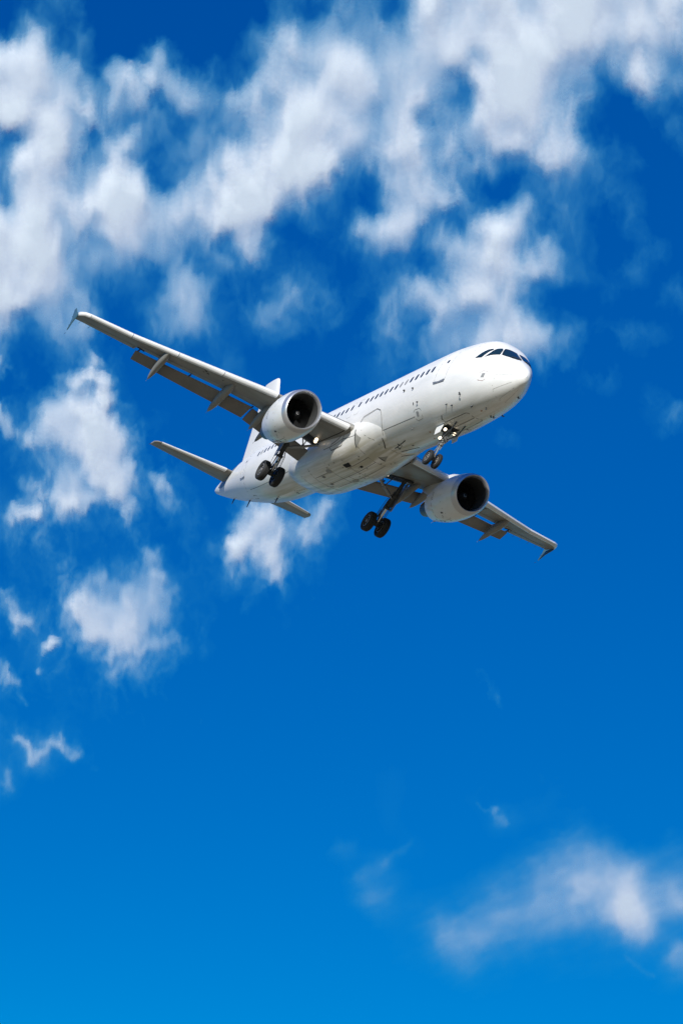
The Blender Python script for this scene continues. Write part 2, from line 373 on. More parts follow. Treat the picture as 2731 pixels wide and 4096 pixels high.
bf = MB().add(V, F).build('belly_fairing', PAINT, plane)
def fz(x, y, off=0.):
    lo, hi = -179.9, -.1
    for _ in range(30):
        m = (lo + hi) / 2
        if fair(x, m)[1] < y: lo = m
        else: hi = m
    return fair(x, m, off)
bl = lambda x, y, off=0.: fz(x, max(-1.95, min(1.95, y)), off)
mb = MB()
for pth in ([(10.9, -1.0), (10.9, .2), (11.4, 1.2), (12.3, 1.75)], [(12.7, 1.75), (14.0, 1.9), (16.0, 1.93)], [(11.9, -1.7), (12.6, -.9), (12.6, .9), (12.9, 1.8)],
            [(12.6, .1), (15.0, .05), (17.8, .0)], [(12.6, .62), (14.8, .6)], [(12.6, -.5), (17.8, -.52)], [(14.5, -1.6), (14.5, 1.85)], [(15.6, -1.7), (15.6, .05)],
            [(16.2, 1.8), (16.2, -1.75)], [(18.2, 1.8), (18.3, .6), (18.3, -1.6)], [(16.2, .9), (18.2, .85)], [(19.4, 1.6), (19.5, -1.6)]):
    strip(mb, pth, .03, surf=bl, step=.3)
mb.build('belly_seam', SEAM, bf)
for q in (1, -1):
    mb = MB(); strip(mb, [(10.75, -90 + q * 42), (10.85, -90 + q * 30), (11.1, -90 + q * 18)], .06, surf=fair, off=.012); mb.build('fairing_gap', DARK, bf)
    mb = MB(); strip(mb, [(10.6, -90 + q * 6), (9.9, -90 + q * 9), (9.2, -90 + q * 13)], .05, off=.01); mb.build('fairing_gap', DARK, fus)
def bpatch(name, poly, m, off=.01):
    return patch(name, poly, m, bf, surf=bl, off=off, rings=3, sub=3)
bpatch('ram_air_inlet', [(14.15, .95), (14.25, .65), (14.75, .7), (14.75, .98)], DARK)
bpatch('ram_air_outlet', [(13.6, .38), (13.62, .22), (13.85, .22), (13.85, .38)], DARK)
mb = MB(); strip(mb, [(13.9, 1.93), (14.05, 1.78), (15.1, 1.82), (15.25, 1.9), (15.1, 1.95), (14.0, 1.96)], .045, surf=bl, closed=True, off=.012); mb.build('access_panel', SEAM, bf)
for x, y in ((12.65, 1.62), (11.9, .05)):
    bpatch('flush_scoop', [(x - .35, y - .05), (x + .15, y + .2), (x + .2, y - .25)], mat('scoop_grey', (.33, .33, .30), .6) if x > 12.3 else bpy.data.materials['scoop_grey'])
    bpatch('scoop_slot', [(x + .12, y + .22), (x + .18, y + .22), (x + .24, y - .24), (x + .18, y - .24)], DARK, .014)
for x, y in ((14.95, .83), (13.98, .32), (14.6, -.12), (14.9, -.3), (14.3, -.3), (14.9, -.62), (15.5, -.5), (13.1, .95), (13.3, .8), (12.2, -.6), (12.0, -.7), (16.3, 1.2), (15.9, 1.3), (15.3, 1.3), (13.6, .0), (18.2, 1.4), (12.5, -.2)):
    patch('drain_port', [(x + .035 * math.cos(a), y + .035 * math.sin(a)) for a in np.linspace(0, 6.28, 9)[:-1]], DARK, bf, surf=bl, off=.011, rings=1, sub=1)
for x, y in ((17.4, .72), (17.75, -.05)): bpatch('grille', [(x - .15, y - .08), (x + .12, y - .1), (x + .15, y + .08), (x - .12, y + .1)], mat('grille_grey', (.2, .2, .19), .6) if x < 17.5 else bpy.data.materials['grille_grey'])
for x, y in ((16.4, .95), (15.8, -.55)): bpatch('access_cover', [(x + .28 * math.cos(a), y + .17 * math.sin(a)) for a in np.linspace(0, 6.28, 13)[:-1]], bpy.data.materials['scoop_grey'])
mb = MB()
for k in range(4): patch('', [(17.9 + .14 * k, -.28 + .05 * k), (18.02 + .14 * k, -.30 + .05 * k), (18.0 + .14 * k, -.22 + .05 * k)], None, None, surf=bl, off=.012, rings=1, sub=1, mb=mb)
mb.build('louvre', GDARK, bf)
# front side panel of the wing root fairing and its seam
for sgn in (1, -1):
    tf = (lambda t: t) if sgn > 0 else (lambda t: 180 - t)
    mb = MB(); strip(mb, [(12.9, tf(-47)), (12.65, tf(-24)), (12.3, tf(-17)), (10.9, tf(-13.8)), (10.5, tf(-18)), (10.35, tf(-27)), (10.4, tf(-40)), (10.6, tf(-56)), (11.2, tf(-70))], .03, off=.03)
    mb.build('root_fairing_panel', SEAM, fus)

# ---------------------------------------------------------------- wings
LEt = ([1.0, 2.1, 4.75, 6, 9, 12.2, 14, 16.5, 16.9, 17.15], [12.35, 12.9, 14.22, 14.93, 16.85, 18.85, 19.95, 21.2, 21.5, 22.05])
TEt = ([1.0, 2, 4, 6.2, 8.24, 10, 12.9, 13.3, 13.34, 17.2], [17.9, 17.92, 17.97, 18.12, 18.85, 19.65, 20.95, 21.1, 21.52, 23.0])
def zpl(y): return -1.22 + .173 * (y - 2.1)
def foil(t, n=22, camber=.018):
    x = .5 * (1 - np.cos(np.linspace(0, math.pi, n)))
    th = 5 * t * (.2969 * np.sqrt(x) - .126 * x - .3516 * x ** 2 + .2843 * x ** 3 - .1036 * x ** 4)
    cm = camber * 4 * x * (1 - x)
    return x, cm + th, cm - th
def loft_foil(mb, ys, le, te, z, t, s, inc=0., n=22, camber=.018, mi=0):
    """ys: spanwise stations; le, te, z, t: functions of y; s: +1 starboard, -1 port"""
    V = []
    for y in ys:
        x, u, l = foil(t(y), n, camber); c = te(y) - le(y)
        X = np.concatenate([x, x[::-1][1:-1]]); Z = np.concatenate([u, l[::-1][1:-1]])
        for a, b in zip(X, Z): V.append((le(y) + a * c, s * y, z(y) + b * c - inc * a * c))
    m = 2 * n - 2
    F = [(i * m + k, i * m + (k + 1) % m, (i + 1) * m + (k + 1) % m, (i + 1) * m + k) for i in range(len(ys) - 1) for k in range(m)]
    F += [tuple(range(m)), tuple(range((len(ys) - 1) * m, len(ys) * m))]
    return mb.add(V, F, mi)
def wt(y): return float(np.interp(y, [2, 6, 17], [.145, .12, .105]))
def wle(y): return lerp_tab(y, LEt)
def wte(y): return lerp_tab(y, TEt)
def wing_low(x, y, off=0.):
    """underside of the fixed wing (y signed)"""
    a = abs(y); le = wle(a) + .26; c = wte(a) - le; q = min(max((x - le) / c, .001), .999); t = wt(a)
    th = 5 * t * (.2969 * math.sqrt(q) - .126 * q - .3516 * q ** 2 + .2843 * q ** 3 - .1036 * q ** 4)
    return np.array([x, y, zpl(a) + .045 * c + (.018 * 4 * q * (1 - q) - th) * c - off])
def slat_sec(y):
    k = float(np.interp(y, [2, 6, 17], [1.15, 1.05, .72])); le = wle(y); z = zpl(y) + .03
    pts = [(.31, -.105), (.25, -.12), (.13, -.10), (.04, -.05), (.0, .02), (.03, .10), (.12, .17), (.28, .23), (.46, .26), (.62, .265), (.44, .21), (.31, .12), (.24, .04), (.28, -.04)]
    return [(le + a * k, z + b * k) for a, b in pts]
for s in (1, -1):
    wg = empty('wing', plane)
    ys = [1.0, 2.1, 3.5, 4.75, 6, 7.5, 9, 10.6, 12.2, 13.3, 13.34, 14, 15.2, 16.5, 16.8, 17.05]
    mb = MB(); loft_foil(mb, ys, lambda y: wle(y) + (.26 if y < 16.55 else .02), wte, lambda y: zpl(y) + .045 * (wte(y) - wle(y) - .26), wt, s)
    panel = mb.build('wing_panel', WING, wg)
    # slats
    segs = [(2.2, 5.05)] + [(6.05, 8.88), (8.92, 11.38), (11.42, 13.98), (14.02, 16.5)]
    for a, b in segs:
        mb = MB(); V = []; yy = np.linspace(a, b, 5)
        for y in yy:
            for X, Z in slat_sec(y): V.append((X, s * y, Z))
        m = 14
        F = [(i * m + k, i * m + (k + 1) % m, (i + 1) * m + (k + 1) % m, (i + 1) * m + k) for i in range(4) for k in range(m)] + [tuple(range(m)), tuple(range(4 * m, 5 * m))]
        mb.add(V, F).build('slat', SLAT, wg)
    # curved wing tip cap, fence, tip light
    mb = MB(); V = []
    for y, k in ((16.52, 0), (16.8, .4), (17.0, .8), (17.1, 1)):
        for X, Z in slat_sec(y)[:10]: V.append((X + .0, s * y, Z))
    m = 10; F = [(i * m + k, i * m + (k + 1) % m, (i + 1) * m + (k + 1) % m, (i + 1) * m + k) for i in range(3) for k in range(m)] + [tuple(range(m)), tuple(range(3 * m, 4 * m))]
    mb.add(V, F).build('tip_cap', SLAT, wg)
    zt_ = zpl(17.1)
    prof = [(22.02, 0), (22.6, .35), (23.15, .72), (23.38, .74), (23.40, .45), (23.32, .1), (23.34, -.2), (23.52, -.55), (23.44, -.58), (22.95, -.30), (22.4, -.14)]
    n_ = len(prof); V = []
    for dy, k in ((-.03, .9), (0, 1), (.03, .9)):
        for X, Z in prof: V.append((22.95 + (X - 22.95) * k, s * (17.13 + dy + .04 * abs(Z)), zt_ + Z * k))
    F = [(i * n_ + k, i * n_ + (k + 1) % n_, (i + 1) * n_ + (k + 1) % n_, (i + 1) * n_ + k) for i in range(2) for k in range(n_)] + [tuple(range(n_)), tuple(range(2 * n_, 3 * n_))]
    MB().add(V, F).build('wingtip_fence', TEAL, wg)
    # flaps
    def flap(a, b, le, zl, te, zt, n=6):
        mb = MB(); V = []; yy = np.linspace(a, b, n)
        for y in yy:
            l = np.array([le(y), zl(y)]); t = np.array([te(y), zt(y)]); d = t - l; c = np.linalg.norm(d); d /= c; nn = np.array([-d[1], d[0]])
            x, u, lo = foil(.14, 12, .03); X = np.concatenate([x, x[::-1][1:-1]]); Z = np.concatenate([u, lo[::-1][1:-1]])
            for p, q in zip(X, Z): r = l + d * p * c + nn * q * c; V.append((r[0], s * y, r[1]))
        m = 22; F = [(i * m + k, i * m + (k + 1) % m, (i + 1) * m + (k + 1) % m, (i + 1) * m + k) for i in range(n - 1) for k in range(m)] + [tuple(range(m)), tuple(range((n - 1) * m, n * m))]
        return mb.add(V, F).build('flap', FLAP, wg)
    ff = lambda A, B: (lambda y: float(np.interp(y, A, B)))
    flap(6.28, 13.24, ff([6.2, 8.27, 11.15, 13.24], [18.0, 18.9, 20.25, 21.2]), lambda y: zpl(y) - .05, ff([6.2, 8.3, 9.44, 13.26], [19.12, 19.9, 20.35, 21.72]), lambda y: zpl(y) - .43)
    flap(1.95, 6.15, ff([1.95, 6.15], [18.12, 18.05]), lambda y: zpl(y) - .08, ff([1.95, 4.8, 6.15], [19.22, 19.22, 19.20]), lambda y: zpl(y) - .45)
    # flap hinge beams in the slot
    mb = MB()
    for y in (6.22, 8.0, 11.85, 13.1, 3.0, 10.0):
        mb.box((wte(y) + .05, s * y, zpl(y) - .02), (.22, .03, .04))
    mb.build('flap_bracket', GDARK, wg)
    # aileron lines, spar seams, fuel panels, drains
    WS = lambda x, y, off=0.: wing_low(x, y, off)
    mb = MB()
    strip(mb, [(wte(13.4) - .55, s * 13.45), (wte(16.4) - .38, s * 16.4)], .03, surf=WS, off=.006); strip(mb, [(wte(13.4) - .55, s * 13.45), (wte(13.4) - .02, s * 13.42)], .03, surf=WS, off=.006)
    strip(mb, [(wle(2.3) + .75, s * 2.3), (wle(5.6) + .7, s * 5.6)], .02, surf=WS, off=.006); strip(mb, [(wle(6.4) + .6, s * 6.4), (wle(16.4) + .42, s * 16.4)], .016, surf=WS, off=.006)
    strip(mb, [(wte(6.6) - .75, s * 6.6), (wte(13.2) - .5, s * 13.2)], .02, surf=WS, off=.006); strip(mb, [(16.2, s * 2.5), (16.1, s * 4.6)], .02, surf=WS, off=.006)
    mb.build('wing_seam', SEAM, wg)
    mb = MB(); strip(mb, [(wle(y) + .40 - .010 * (y - 6), s * y) for y in np.linspace(6.1, 16.4, 12)], .05, surf=WS, off=.012); mb.build('slat_gap', DARK, wg)
    mb = MB(); strip(mb, [(wle(y) + .45, s * y) for y in (2.3, 3.5, 5.0)], .05, surf=WS, off=.012); mb.build('slat_gap', DARK, wg)
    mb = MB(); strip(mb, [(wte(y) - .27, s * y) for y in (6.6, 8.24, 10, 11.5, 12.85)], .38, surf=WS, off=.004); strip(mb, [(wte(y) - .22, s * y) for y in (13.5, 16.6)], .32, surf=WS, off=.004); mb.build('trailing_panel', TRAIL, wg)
    mb = MB(); strip(mb, [(wle(2.14) + .3, s * 2.16), (14.6, s * 2.2), (17.0, s * 2.1), (17.9, s * 1.98)], .06, surf=WS, off=.01); mb.build('root_line', DARK, wg)  # dark line laid along the wing root
    for (x, y) in ((19.6, 13.2), (20.75, 15.0), (17.6, 8.6), (18.2, 9.7)):
        patch('wing_drain', [(x - .06, s * (y - .05)), (x + .1, s * (y - .02)), (x + .02, s * (y + .07))], DARK, wg, surf=WS, off=.008, rings=1, sub=1)
    for k in range(3): patch('wing_drain', [(17.75 + .12 * k, s * (9.8 - .2 * k)), (17.8 + .12 * k, s * (9.95 - .2 * k)), (17.9 + .12 * k, s * (9.9 - .2 * k)), (17.86 + .12 * k, s * (9.76 - .2 * k))], DARK, wg, surf=WS, off=.008, rings=1, sub=1)
    patch('wing_drain', [(21.1 - .12, s * 12.8), (21.0, s * 13.3), (20.85, s * 13.3), (20.8, s * 12.8)], DARK, wg, surf=WS, off=.008, rings=1, sub=1)
    # flat black patch stands in for the shaded wheel well ahead of the inboard flap
    patch('wheel_well', [(16.55, s * 3.5), (16.7, s * 2.2), (17.0, s * 1.9), (17.7, s * 1.7), (17.75, s * 3.0), (17.72, s * 4.1), (17.1, s * 4.1)], DARK, wg, surf=WS, off=.012, rings=5)
    # flap track fairings
    for (y, xf, xr, zr, r) in ((11.85, 18.45, 21.5, -.43, .25), (8.0, 16.95, 20.3, -1.03, .28), (5.62, 16.2, 18.95, -1.40, .26), (4.75, 16.6, 19.7, -1.62, .24)):
        xf += .22; p0 = wing_low(xf, y) + np.array([0, 0, .05]); mb = MB(); V = []; K = 15; nn = 16
        for i in range(K):
            u = i / (K - 1); x = xf + (xr - xf) * u
            zc = float(np.interp(u, [0, .3, .62, 1], [p0[2], wing_low(min(x, wte(y) - .1), y)[2] - .17, zpl(y) - .40, zr]))
            rr = r * (math.sin(math.pi * min(u, 1) ** .85) ** .62 if 0 < u < 1 else .03)
            for k in range(nn):
                t = 2 * math.pi * k / nn; V.append((x, s * (y + rr * .92 * math.cos(t)), zc + rr * 1.15 * math.sin(t)))
        F = [(i * nn + k, i * nn + (k + 1) % nn, (i + 1) * nn + (k + 1) % nn, (i + 1) * nn + k) for i in range(K - 1) for k in range(nn)] + [tuple(range(nn)), tuple(range((K - 1) * nn, K * nn))]
        mb.add(V, F); mb.tube([(xr - .02, s * y, zr), (xr + .16, s * y, zr - .07)], .008, 5)
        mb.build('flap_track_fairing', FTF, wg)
    # static wicks
    mb = MB()
    for y in (14.0, 14.7, 15.4, 16.1, 16.7): mb.tube([(wte(y) - .03, s * y, zpl(y) + .03), (wte(y) + .2, s * (y + .05), zpl(y) - .02)], .010, 5)
    for X, Z in ((23.38, .72), (23.34, .3), (23.36, -.2), (23.6, -.66)): mb.tube([(X, s * 17.14, zt_ + Z), (X + .2, s * 17.16, zt_ + Z - .02)], .010, 5)
    mb.build('static_wick', GDARK, wg)
    # root landing lights
    for (x, y) in ((16.72, 2.32), (16.42, 2.42)):
        p = wing_low(x, s * y) - np.array([.0, 0, .10])
        mb = MB(); mb.lathe(p, (-.85, .25 * s, -.45), [(-.08, .02), (-.05, .09), (.05, .115)], 20, mi=1); mb.lathe(p, (-.85, .25 * s, -.45), [(.052, .105), (.07, .08), (.078, .001)], 20, mi=0)
        mb.build('landing_light', [LAMP, SILL], wg)

# ---------------------------------------------------------------- engines
def engine(s):
    e = empty('engine', plane); O = np.array([11.62, s * 5.49, -1.95]); ax = np.array([1, -.018 * s, -.03])
    outer = [(0.0, .985), (.05, 1.045), (.14, 1.095), (.30, 1.14)]
    mb = MB(); mb.lathe(O, ax, [(.20, .898), (.16, .905), (.12, .918), (.08, .935), (.03, .957), (0, .985), (.03, 1.03), (.09, 1.072), (.18, 1.108), (.30, 1.14)], 72)
    mb.build('intake_lip', LIP, e)
    mb = MB(); mb.lathe(O, ax, [(.30, 1.141), (.55, 1.185), (.9, 1.22), (1.3, 1.235), (1.7, 1.225), (2.1, 1.185), (2.5, 1.12), (2.9, 1.03), (3.2, .95), (3.2, .90), (2.9, .93), (2.3, .95)], 72)
    mb.build('nacelle', NAC, e)
    mb = MB(); mb.lathe(O, ax, [(.20, .899), (.36, .876), (.62, .868), (.8, .87), (1.15, .875), (1.5, .875)], 72); mb.build('intake_liner', LINER, e)
    mb = MB(); mb.lathe(O, ax, [(1.45, .875), (1.46, .3)], 48, mi=0)
    a0 = ax / np.linalg.norm(ax); u = np.cross(a0, [0, 0, 1]); u /= np.linalg.norm(u); w = np.cross(a0, u)
    for k in range(36):
        V = []
        for r, tw, xo in ((.27, .35, 1.02), (.5, .7, 1.05), (.7, .95, 1.1), (.868, 1.15, 1.14)):
            for q in (-.5, .5):
                t = 2 * math.pi * k / 36 + q * .15 * math.sin(tw) / r * .9
                V.append(O + a0 * (xo + q * .16 * math.cos(tw)) + r * (u * math.cos(t) + w * math.sin(t)))
        mb.add(V, [(2 * i, 2 * i + 1, 2 * i + 3, 2 * i + 2) for i in range(3)])
    mb.build('fan', FAN, e, weld=False)
    mb = MB(); mb.lathe(O, ax, [(.62, .001), (.64, .05), (.75, .14), (.9, .22), (1.06, .28), (1.1, .29)], 40, mi=0)
    V = []; K = 26
    for i in range(K):
        t = i / (K - 1); an = 4.2 * t + .5; r = .03 + .115 * t; dd = .62 + .14 * ((r / .14) ** 1.3) * .9 - .012
        for q in (-1, 1):
            rr = r + q * .014 * math.sin(math.pi * min(1, t * 1.05 + .05)); V.append(O + a0 * (dd - .004) + rr * (u * math.cos(an) + w * math.sin(an)))
    mb.add(V, [(2 * i, 2 * i + 1, 2 * i + 3, 2 * i + 2) for i in range(K - 1)], 1)
    mb.build('spinner', [SPIN, SWIRL], e, weld=False)
    mb = MB(); mb.lathe(O, ax, [(2.3, .70), (3.1, .68), (3.6, .60), (4.2, .50), (4.55, .44), (4.55, .40), (4.2, .38)], 48); mb.lathe(O, ax, [(4.0, .30), (4.5, .26), (4.9, .14), (5.1, .02)], 32)
    mb.build('exhaust_nozzle', NOZ, e)
    # pylon
    V = []; top = lambda x: zpl(5.5) + .16 if x > 15.2 else float(np.interp(x, [12.5, 13.3, 14.4, 15.2], [-.86, -.62, -.36, -.30]))
    st = [(12.5, .02, -.95), (13.0, .17, -1.1), (13.6, .22, -1.1), (14.4, .24, -1.2), (15.2, .24, -1.45), (16.2, .22, -1.35), (17.0, .14, -1.0), (17.6, .03, -.75)]
    for x, hw, zb in st:
        for yy, zz_ in ((-hw, zb), (hw, zb), (hw, top(x) - .06), (hw * .6, top(x)), (-hw * .6, top(x)), (-hw, top(x) - .06)): V.append((x, s * 5.49 + yy - .018 * s * (x - 11.6), zz_))
    m = 6; F = [(i * m + k, i * m + (k + 1) % m, (i + 1) * m + (k + 1) % m, (i + 1) * m + k) for i in range(len(st) - 1) for k in range(m)] + [tuple(range(m)), tuple(range((len(st) - 1) * m, len(st) * m))]
    MB().add(V, F).build('pylon', NAC, e)
    def cs(d, th, off=0.):
        r = float(np.interp(d, [.3, .55, .9, 1.3, 1.7, 2.1, 2.5, 2.9, 3.2], [1.141, 1.185, 1.22, 1.235, 1.225, 1.185, 1.12, 1.03, .95])) + off + .002
        t = math.radians(th); y, z = math.cos(t), math.sin(t)
        return O + a0 * d + np.array([0, y, z]) * r
    mb = MB()
    for d in (1.15, 2.15): strip(mb, [(d, -190), (d, 70)], .018, surf=cs, off=.004, step=.12)
    strip(mb, [(1.2, -90), (2.2, -90), (3.15, -91)], .02, surf=cs, step=.12)
    mb.build('cowl_seam', SEAM, e)
    for d, t, a, b in ((1.35, -62, .10, 3.0), (1.5, -72, .02, 3.0), (1.62, -78, .02, 2), (1.45, -98, .03, 3), (2.0, -96, .06, 3), (2.15, -89, .03, 4), (2.4, -80, .04, 2), (1.9, -118, .02, 2), (2.1, -108, .05, 2.5), (2.45, -100, .09, 1.2)):
        patch('cowl_latch', [(d - a, t - b), (d + a, t - b * .6), (d + a * .7, t + b), (d - a * .6, t + b * .5)], GDARK, e, surf=cs, off=.007, rings=1, sub=2)
    mb = MB()
    for k in range(5): patch('', [(1.95 + .05 * (k % 2), -2 - 4.2 * k * 1), (2.07 + .05 * (k % 2), -2 - 4.2 * k), (2.05, -4.2 - 4.2 * k), (1.93, -4 - 4.2 * k)], None, None, surf=cs, off=.006, rings=1, sub=1, mb=mb)
    for k in range(5): patch('', [(1.95 + .05 * (k % 2), 182 + 4.2 * k * 1), (2.07 + .05 * (k % 2), 182 + 4.2 * k), (2.05, 184.2 + 4.2 * k), (1.93, 184 + 4.2 * k)], None, None, surf=cs, off=.006, rings=1, sub=1, mb=mb)
    mb.build('cowl_placard', GREYP, e)
    return e
engine(1); engine(-1)

# ---------------------------------------------------------------- tail
for s in (1, -1):
    hs_ = empty('horizontal_stabilizer', plane)
    le = lambda y: float(np.interp(y, [.3, .92, 5.9, 6.15, 6.3], [32.1, 32.50, 34.80, 35.0, 35.3])); te = lambda y: float(np.interp(y, [.3, .8, 6.3], [35.05, 35.15, 36.28]))
    mb = MB(); loft_foil(mb, [.3, .9, 2, 3.2, 4.5, 5.9, 6.15, 6.3], le, te, lambda y: .62 + .1 * y, lambda y: .10, s, camber=0)
    hp = mb.build('stabilizer_panel', WING, hs_)
    mb = MB(); V = []
    for y in (1.5, 5.9):
        for a, b in ((.12, -.048), (.05, -.038), (.012, -.02), (-.006, 0), (.012, .02), (.05, .038), (.12, .048)):
            c = te(y) - le(y); V.append((le(y) + a * c, s * y, .62 + .1 * y + b * c * 1.05))
    mb.add(V, [(k, k + 1, 8 + k, 7 + k) for k in range(6)]).build('leading_edge', SLAT, hs_)
    TS = lambda x, y, off=0.: np.array([x, y, .62 + .1 * abs(y) - .5 * (lambda q: 1.0 * .10 * 10 * (.2969 * math.sqrt(q) - .126 * q - .3516 * q ** 2 + .2843 * q ** 3 - .1036 * q ** 4))(min(max((x - le(abs(y))) / (te(abs(y)) - le(abs(y))), .01), 1)) * (te(abs(y)) - le(abs(y))) - off])
    mb = MB(); strip(mb, [(te(1.2) - .75, s * 1.2), (te(6) - .36, s * 6.0)], .025, surf=TS, off=.006); mb.build('elevator_seam', SEAM, hs_)
    mb = MB()
    for y in (4.8, 5.3, 5.8): mb.tube([(te(y) - .02, s * y, .62 + .1 * y), (te(y) + .16, s * y, .6 + .1 * y)], .009, 5)
    mb.tube([(36.0, s * 6.3, 1.25), (36.4, s * 6.34, 1.24)], .009, 5)
    mb.build('static_wick', GDARK, hs_)
vs = empty('vertical_stabilizer', plane)
def fin_sec(z, a, b, k=1.):
    """thin symmetric section of the fin between chord fractions a and b"""
    le = float(np.interp(z, [1.6, 2.4, 3.0, 8.1, 8.3, 8.4], [27.2, 29.3, 30.2, 34.35, 34.65, 35.0])); te = float(np.interp(z, [1.6, 2.3, 8.4], [34.75, 34.97, 36.85])); c = te - le
    q = np.linspace(a, b, 12); th = 5 * .09 * (.2969 * np.sqrt(q) - .126 * q - .3516 * q ** 2 + .2843 * q ** 3 - .1036 * q ** 4) * min(c, 5.5) * k
    return [(le + c * x, t, z) for x, t in zip(q, th)] + [(le + c * x, -t, z) for x, t in zip(q[::-1], th[::-1])]
for nm, a, b, zs in (('fin_panel', 0., .70, [1.6, 2.3, 3.0, 5, 7, 8.1, 8.3, 8.38]), ('rudder', .705, 1., [2.36, 3.0, 5, 7, 8.1, 8.3, 8.34])):
    V = []
    for z in zs: V += fin_sec(z, a, b, 1. if z < 8.35 else .35)
    m = 24; F = [(i * m + k, i * m + (k + 1) % m, (i + 1) * m + (k + 1) % m, (i + 1) * m + k) for i in range(len(zs) - 1) for k in range(m)] + [tuple(range(m)), tuple(range((len(zs) - 1) * m, len(zs) * m))]
    MB().add(V, F).build(nm, FIN, vs)

# ---------------------------------------------------------------- landing gear
def wheel(name, c, r, w, out, parent):
    """tyre with grooves and a dished rim; out = +-1 side facing outboard"""
    h = w / 2; mb = MB(); c = np.array(c, float)
    prof = [(-h * .55, r * .60), (-h * .85, r * .66), (-h, r * .78), (-h * .93, r * .90), (-h * .72, r * .972), (-h * .46, r * .995), (-h * .44, r * .975), (-h * .38, r * .975), (-h * .36, r),
            (-h * .12, r * 1.003), (-h * .10, r * .98), (-h * .04, r * .98), (-h * .02, r * 1.003), (h * .2, r * 1.002), (h * .22, r * .98), (h * .28, r * .98), (h * .30, r), (h * .5, r * .993), (h * .72, r * .972), (h * .93, r * .90), (h, r * .78), (h * .85, r * .66), (h * .55, r * .60)]
    mb.lathe(c, (0, 1, 0), prof, 48, mi=0)
    for sg in (1, -1):
        mb.lathe(c, (0, sg, 0), [(h * .55, r * .60), (h * .82, r * .585), (h * .84, r * .53)], 40, mi=1)
        mb.lathe(c, (0, sg, 0), [(h * .84, r * .53), (h * .45, r * .48), (h * .25, r * .30), (h * .3, r * .17)], 40, mi=2)
        mb.lathe(c, (0, sg, 0), [(h * .3, r * .17), (h * .8, r * .16), (h * .85, .001)], 24, mi=1)
        for k in range(9):
            t = 2 * math.pi * k / 9; mb.box(c + np.array([r * .36 * math.cos(t), sg * h * .42, r * .36 * math.sin(t)]), (.025, .02, .025), 1)
    return mb.build(name, [RUB, RIM, GDARK], parent)
def main_gear(s):
    g = empty('main_landing_gear', plane); ax = np.array([17.93, s * 3.655, -3.48]); top = np.array([16.75, s * 3.75, -.95])
    d = ax - top; P = lambda u: top + d * u
    mb = MB(); mb.tube([P(0), P(.3), P(.62), P(.64)], [.11, .13, .13, .11], 18); mb.tube([P(.6), P(.64)], .20, 18); mb.tube([P(.34), P(.38)], .20, 18)
    mb.tube([P(0) + [0, -.5, .05], P(0) + [0, .5, .05]], .09, 12); mb.tube([P(.3) + [-.12, s * .1, 0], P(.6) + [-.14, s * .12, 0]], .045, 8); mb.tube([P(.25) + [.14, -s * .1, 0], P(.6) + [.16, -s * .12, 0]], .035, 8)
    mb.build('shock_strut', GDARK, g)
    mb = MB(); mb.tube([P(.62), P(.97)], .085, 16); mb.build('chrome_piston', CHROME, g)
    mb = MB(); mb.tube([ax + [0, -.62, 0], ax + [0, .62, 0]], .075, 14); mb.lathe(ax + [0, -.36, 0], (0, 1, 0), [(0, .1), (.0, .2), (.14, .2), (.14, .1)], 24); mb.lathe(ax + [0, .22, 0], (0, 1, 0), [(0, .1), (.0, .2), (.14, .2), (.14, .1)], 24)
    mb.tube([P(.93), P(1.03)], .15, 14); mb.build('axle', GDARK, g)
    mb = MB(); k1 = P(.63) + [.14, 0, 0]; k2 = P(.82) + [.42, 0, .12]; k3 = P(.97) + [.14, 0, 0]
    for o in (-.1, .1):
        mb.tube([k1 + [0, o, 0], k2 + [0, o * .4, 0]], [.04, .03], 8); mb.tube([k2 + [0, o * .4, 0], k3 + [0, o, 0]], [.03, .04], 8)
    mb.build('torque_link', STEEL, g)
    mb = MB(); a = P(.42) + [-.05, -s * .12, 0]; b_ = np.array([16.85, s * 2.0, -1.25]); mid = (a + b_) / 2 + np.array([0, 0, -.03])
    mb.tube([a, a + (b_ - a) * .12, a + (b_ - a) * .14, mid], [.05, .05, .085, .085], 12); mb.tube([mid, b_], [.08, .07], 12); mb.tube([mid + [0, -.09, 0], mid + [0, .09, 0]], .11, 12)
    mb.tube([mid + [0, 0, .05], top + [.25, -s * .55, .1]], .035, 8); mb.tube([mid + [.05, 0, 0], np.array([17.35, s * 2.6, -1.05])], .03, 8)
    mb.build('side_stay', STEEL, g)
    mb = MB()   # hoses and brake lines
    for i in range(9):
        o = np.array([random.uniform(-.16, .16), random.uniform(-.16, .16), 0]); u0 = random.uniform(.3, .62)
        mb.tube([P(u0) + o, P(u0 + .12) + o * 1.7 + [.03, 0, 0], P(.85) + o * 1.9, ax + [random.uniform(-.1, .15), random.choice([-.3, .3]), random.uniform(.02, .14)]], .016, 6)
    for i in range(8): mb.box(P(random.uniform(.4, .95)) + np.array([random.uniform(-.15, .15), random.uniform(-.15, .15), 0]), (.05, .04, .06))
    mb.build('hydraulic_line', GDARK, g)
    # leg door outboard of the strut
    yo = .26; V = []
    out = [(-.26, .05), (.22, .05), (.22, .45), (.12, .60), (.02, .66), (-.20, .66), (-.26, .5)]
    for q in (0, .035):
        for dx, u in out: V.append(P(u) + np.array([dx, s * (yo + q - .10 * (dx / .34) ** 2 + .05 * u), 0]))
    n_ = len(out); F = [tuple(range(n_))[::-1], tuple(range(n_, 2 * n_))] + [(k, (k + 1) % n_, n_ + (k + 1) % n_, n_ + k) for k in range(n_)]
    MB().add(V, F).build('gear_door', SILL, g, smooth=False)
    for o in (.475, -.475): wheel('wheel', ax + [0, o, 0], .575, .43, 1, g)
main_gear(1); main_gear(-1)
ng = empty('nose_landing_gear', plane)
